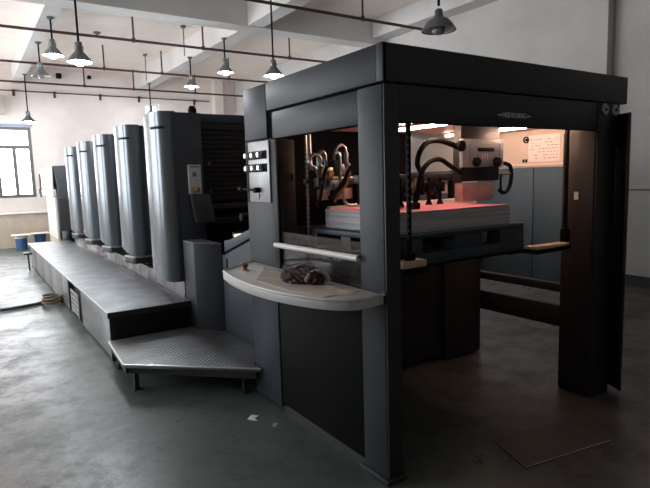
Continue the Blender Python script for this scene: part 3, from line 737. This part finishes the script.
# ------------------------------------------------------------------ walkway and step
WK = thing('walkway_platform', 'long metal tread plate walkway beside the printing towers', 'walkway', (-.35, 6.4, 0))
obj('tread_plate', prism(nb(), [(-.725, 2.84), (.001, 2.84), (.001, 2.965), (.018, 2.965), (.018, 10.0), (-.725, 10.0)], 'z', .425, .455, .004), 'tread', WK)
obj('edge_trim', B((-.735, 2.832, .438), (-.7255, 10.0, .460), .003), 'edge', WK)
obj('edge_trim', B((-.735, 2.826, .405), (.001, 2.839, .456), .003), 'front', WK)
kp = nb(); seams = [2.93, 4.35, 5.25, 5.75, 6.8, 7.75, 8.85, 9.9]
for i, (a, bb) in enumerate(zip(seams, seams[1:])):
    if i in (1,): continue
    obj('kick_panel', B((-.705, a+.012, .03), (-.685, bb-.012, .42), .003), 'steel', WK)
obj('recess_back', B((-.64, 4.35, .02), (-.62, 5.25, .42)), 'black', WK)
kp.free()
obj('base_rail', B((-.70, 2.95, 0), (-.66, 9.9, .03)), 'black', WK)
for y in seams: obj('support_post', B((-.703, y-.009, .0), (-.66, y+.009, .424)), 'front', WK)
obj('end_panel', B((-.66, 2.93, 0), (.0, 2.95, .42)), 'black', WK)
b = nb(); box(b, (-.72, 4.45, .06), (-.70, 4.47, .34), .003); box(b, (-.72, 4.95, .06), (-.70, 4.97, .34), .003)
for k in range(5): box(b, (-.718, 4.471, .08+.055*k), (-.704, 4.949, .115+.055*k), .003)
obj('vent_louvre', b, 'silver', WK, label='pale louvre in the walkway side')
b = nb(); box(b, (-.87, 9.2, .315), (-.737, 9.5, .345), .006); cyl(b, (-.80, 9.3, .32), (-.79, 9.3, .01), .016); obj('foot_pedal', b, 'front', WK)

SP = thing('step_platform', 'low angled tread plate step in front of the walkway end', 'step', (-.3, 2.1, 0))
sp = [(-.785, 2.10), (-.745, 2.80), (0, 2.80), (0, 2.665), (.18, 2.46), (.18, 1.51), (-.01, 1.51), (-.01, 1.385)]
obj('tread_plate', prism(nb(), sp, 'z', .19, .220, .003), 'tread', SP)
b = nb(); 
for (a, c) in ((sp[0], sp[1]), (sp[7], sp[0])):
    tube(b, [(a[0], a[1], .213), (c[0], c[1], .213)], .009, n=8)
obj('edge_trim', b, 'edge', SP)
b = nb(); prism(b, [(-.772, 2.11), (-.735, 2.78), (-.715, 2.78), (-.75, 2.115)], 'z', .14, .189); prism(b, [(-.75, 2.115), (-.72, 2.14), (-.02, 1.42), (-.04, 1.41)], 'z', .14, .189); obj('under_frame', b, 'front', SP)
for x, y in ((-.70, 2.12), (-.69, 2.70), (-.06, 1.56), (.12, 2.42)):
    b = nb(); box(b, (x-.017, y-.017, .0), (x+.017, y+.017, .189), .003); box(b, (x-.03, y-.03, 0), (x+.03, y+.03, .01)); obj('leg', b, 'front', SP)

# ------------------------------------------------------------------ delivery at far end
DV = thing('delivery_unit', 'white and dark delivery cabinet beyond the last printing tower', 'delivery unit', (.4, 11, 0))
obj('hood_white', prism(nb(), [(10.42, 1.965), (12.45, 1.93), (12.45, 1.51), (10.95, 1.49), (10.55, 1.49)], 'x', -.145, -.122, .006), 'offwhite', DV, label='off white hood side')
obj('hood_dark', prism(nb(), [(-.12, 1.965), (1.6, 2.0), (1.6, 1.28), (-.075, 1.28), (-.05, 1.50)], 'y', 10.40, 12.5, .006), mat('delivery_grey', (.075, .085, .10), .5), DV, label='grey hood front')
obj('dark_side', B((-.07, 10.41, .58), (1.6, 11.9, 1.275), .006), 'front', DV)
obj('lower_white', B((-.125, 10.55, .44), (-.072, 11.9, 1.33), .012), 'offwhite', DV)
obj('hood_step', B((-.155, 10.50, 1.335), (-.08, 12.45, 1.485), .012), 'offwhite', DV)
b = nb(); box(b, (-.05, 10.42, 0), (1.6, 11.9, .575)); obj('base', b, 'black', DV)
b = nb(); box(b, (-.12, 10.56, 0), (-.055, 11.88, .435), .006); obj('side_base', b, 'dado', DV)
b = nb(); cyl(b, (-.16, 12.5, 1.30), (-.16, 12.5, 1.84), .022); box(b, (-.20, 12.46, 1.38), (-.12, 12.54, 1.50), .006); obj('grip_bar', b, 'alu', DV)
b = nb(); box(b, (-.05, 10.28, .42), (.07, 10.40, .62), .01); box(b, (-.02, 10.2, .46), (.04, 10.29, .60), .006); obj('motor', b, 'steel', DV)

# ------------------------------------------------------------------ bins by far wall
def bin_(x, y, lab, lab2, tilt):
    t = thing('plastic_bin', lab, 'bin', (x, y, 0), 'blue bins by the far wall')
    b = nb(); lathe(b, [(0, 0), (.115, 0), (.12, .02), (.135, .28), (.145, .29), (.145, .32), (.13, .32), (.115, .03), (0, .03)], (x, y, 0), n=24); obj('body', b, 'blueplastic', t)
    b = nb(); lathe(b, [(.137, .285), (.147, .285), (.147, .355), (.132, .355), (.132, .285)], (x, y, 0), n=24); obj('rim', b, 'ledge' if tilt else 'blueplastic', t)
    b = nb(); box(b, (x-.21, y-.28, .362), (x+.20, y+.20, .376), .004)
    o = obj('board', b, 'board', base=(x, y, .362)); tag(o, lab2, 'board', 'pale boards on the blue bins'); 
bin_(-.60, 13.45, 'blue plastic bin under pale board, left of the pair by far wall', 'pale board lying on the left blue bin', 1)
bin_(-.16, 13.62, 'blue plastic bin under pale board, right of the pair by far wall', 'pale board lying on the right blue bin', 0)

# ------------------------------------------------------------------ floor items
HS = thing('floor_hose', 'dark hose across the bright floor ending in a brown coil', 'hose', (-1.1, 5.85, 0))
b = nb(); tube(b, [(-3.2, 5.75, .022), (-2.4, 5.68, .022), (-1.9, 5.83, .022), (-1.43, 5.83, .022), (-1.15, 5.87, .022), (-.92, 5.97, .022)], .021, n=10); obj('hose_run', b, 'hose', HS)
b = nb()
pts = [(-.83+(.115-.004*i/12)*math.cos(i*PI/6), 5.84+(.13)*math.sin(i*PI/6), .020+.0035*i) for i in range(30)]
tube(b, pts, .017, n=8, k=2); obj('coil', b, 'coil', HS, label='brown hose coil')
PLT = thing('floor_plate', 'thin dull metal plate lying on the dark floor before the feeder', 'metal plate', (1.05, -.2, 0))
pq = [(.785, .005), (.678, -.30), (1.31, -.405), (1.44, -.107)]
obj('plate', prism(nb(), pq, 'z', 0, .008), 'plate', PLT)
b = nb(); tube(b, [(*pq[0], .0065), (*pq[1], .0065)], .0025, n=8); tube(b, [(*pq[1], .0065), (*pq[2], .0065)], .0022, n=8); obj('edge_highlight', b, 'edge', PLT, label='bright strip added as the plate edge highlight')  # pale tubes added for the highlight along the two near edges
b = nb(); tmp = [(-.25, 1.13), (-.20, 1.17), (-.165, 1.13), (-.205, 1.115), (-.21, 1.07), (-.235, 1.10)]
prism(b, tmp, 'z', .001, .004)
o = obj('paper_scrap', b, 'scrap', base=(-.21, 1.12, .001)); tag(o, 'small torn white paper scrap on the floor below the control tray', 'paper scrap')
b = nb(); prism(b, [(-.165, .945), (-.135, .975), (-.12, .955), (-.155, .925)], 'z', .001, .003)
o = obj('paper_scrap', b, mat('scrap_dull', (.42, .45, .42), .8), base=(-.145, .95, .001)); tag(o, 'faint second paper scrap on the floor, nearer the feeder post', 'paper scrap')

# ------------------------------------------------------------------ light
w = bpy.data.worlds.new('sky'); S.world = w; w.use_nodes = True
bg = w.node_tree.nodes['Background']; bg.inputs['Color'].default_value = (.98, .98, 1., 1); bg.inputs['Strength'].default_value = 6.5
def portal(loc, rot, sx, sy):
    L = bpy.data.lights.new('window_portal', 'AREA'); L.shape = 'RECTANGLE'; L.size = sx; L.size_y = sy; L.cycles.is_portal = True
    o = bpy.data.objects.new('window_portal', L); C.objects.link(o); o.location = loc; o.rotation_euler = rot
portal(((W1[0]+W1[1])/2, YF+.18, (W1[2]+W1[3])/2), (-PI/2, 0, 0), W1[1]-W1[0], W1[3]-W1[2])
for r in LW: portal((XL-.18, (r[0]+r[1])/2, (r[2]+r[3])/2), (0, -PI/2, 0), r[3]-r[2], r[1]-r[0])

# ------------------------------------------------------------------ camera
cam = bpy.data.cameras.new('camera'); co = bpy.data.objects.new('camera', cam); C.objects.link(co)
R = Vector((0.83281643, -0.55277748, -0.02922091)); U = Vector((0.09101644, 0.08467376, 0.9922431)); Fw = Vector((0.54601539, 0.82901593, -0.12082954))
m = Matrix((R, U, -Fw)).transposed().to_4x4(); m.translation = Vector((-1.644, -1.9681, 1.5465)); co.matrix_world = m
cam.sensor_width = 36; cam.lens = 538.68/650*36; cam.clip_start = .05
S.camera = co
S.view_settings.view_transform = 'Standard'; S.view_settings.look = 'None'; S.view_settings.gamma = 1; S.view_settings.use_curve_mapping = False
S.view_settings.exposure = 1.1
S.cycles.use_denoising = True; S.cycles.max_bounces = 10; S.cycles.diffuse_bounces = 6; S.cycles.sample_clamp_indirect = 6
S.cycles.transparent_max_bounces = 12
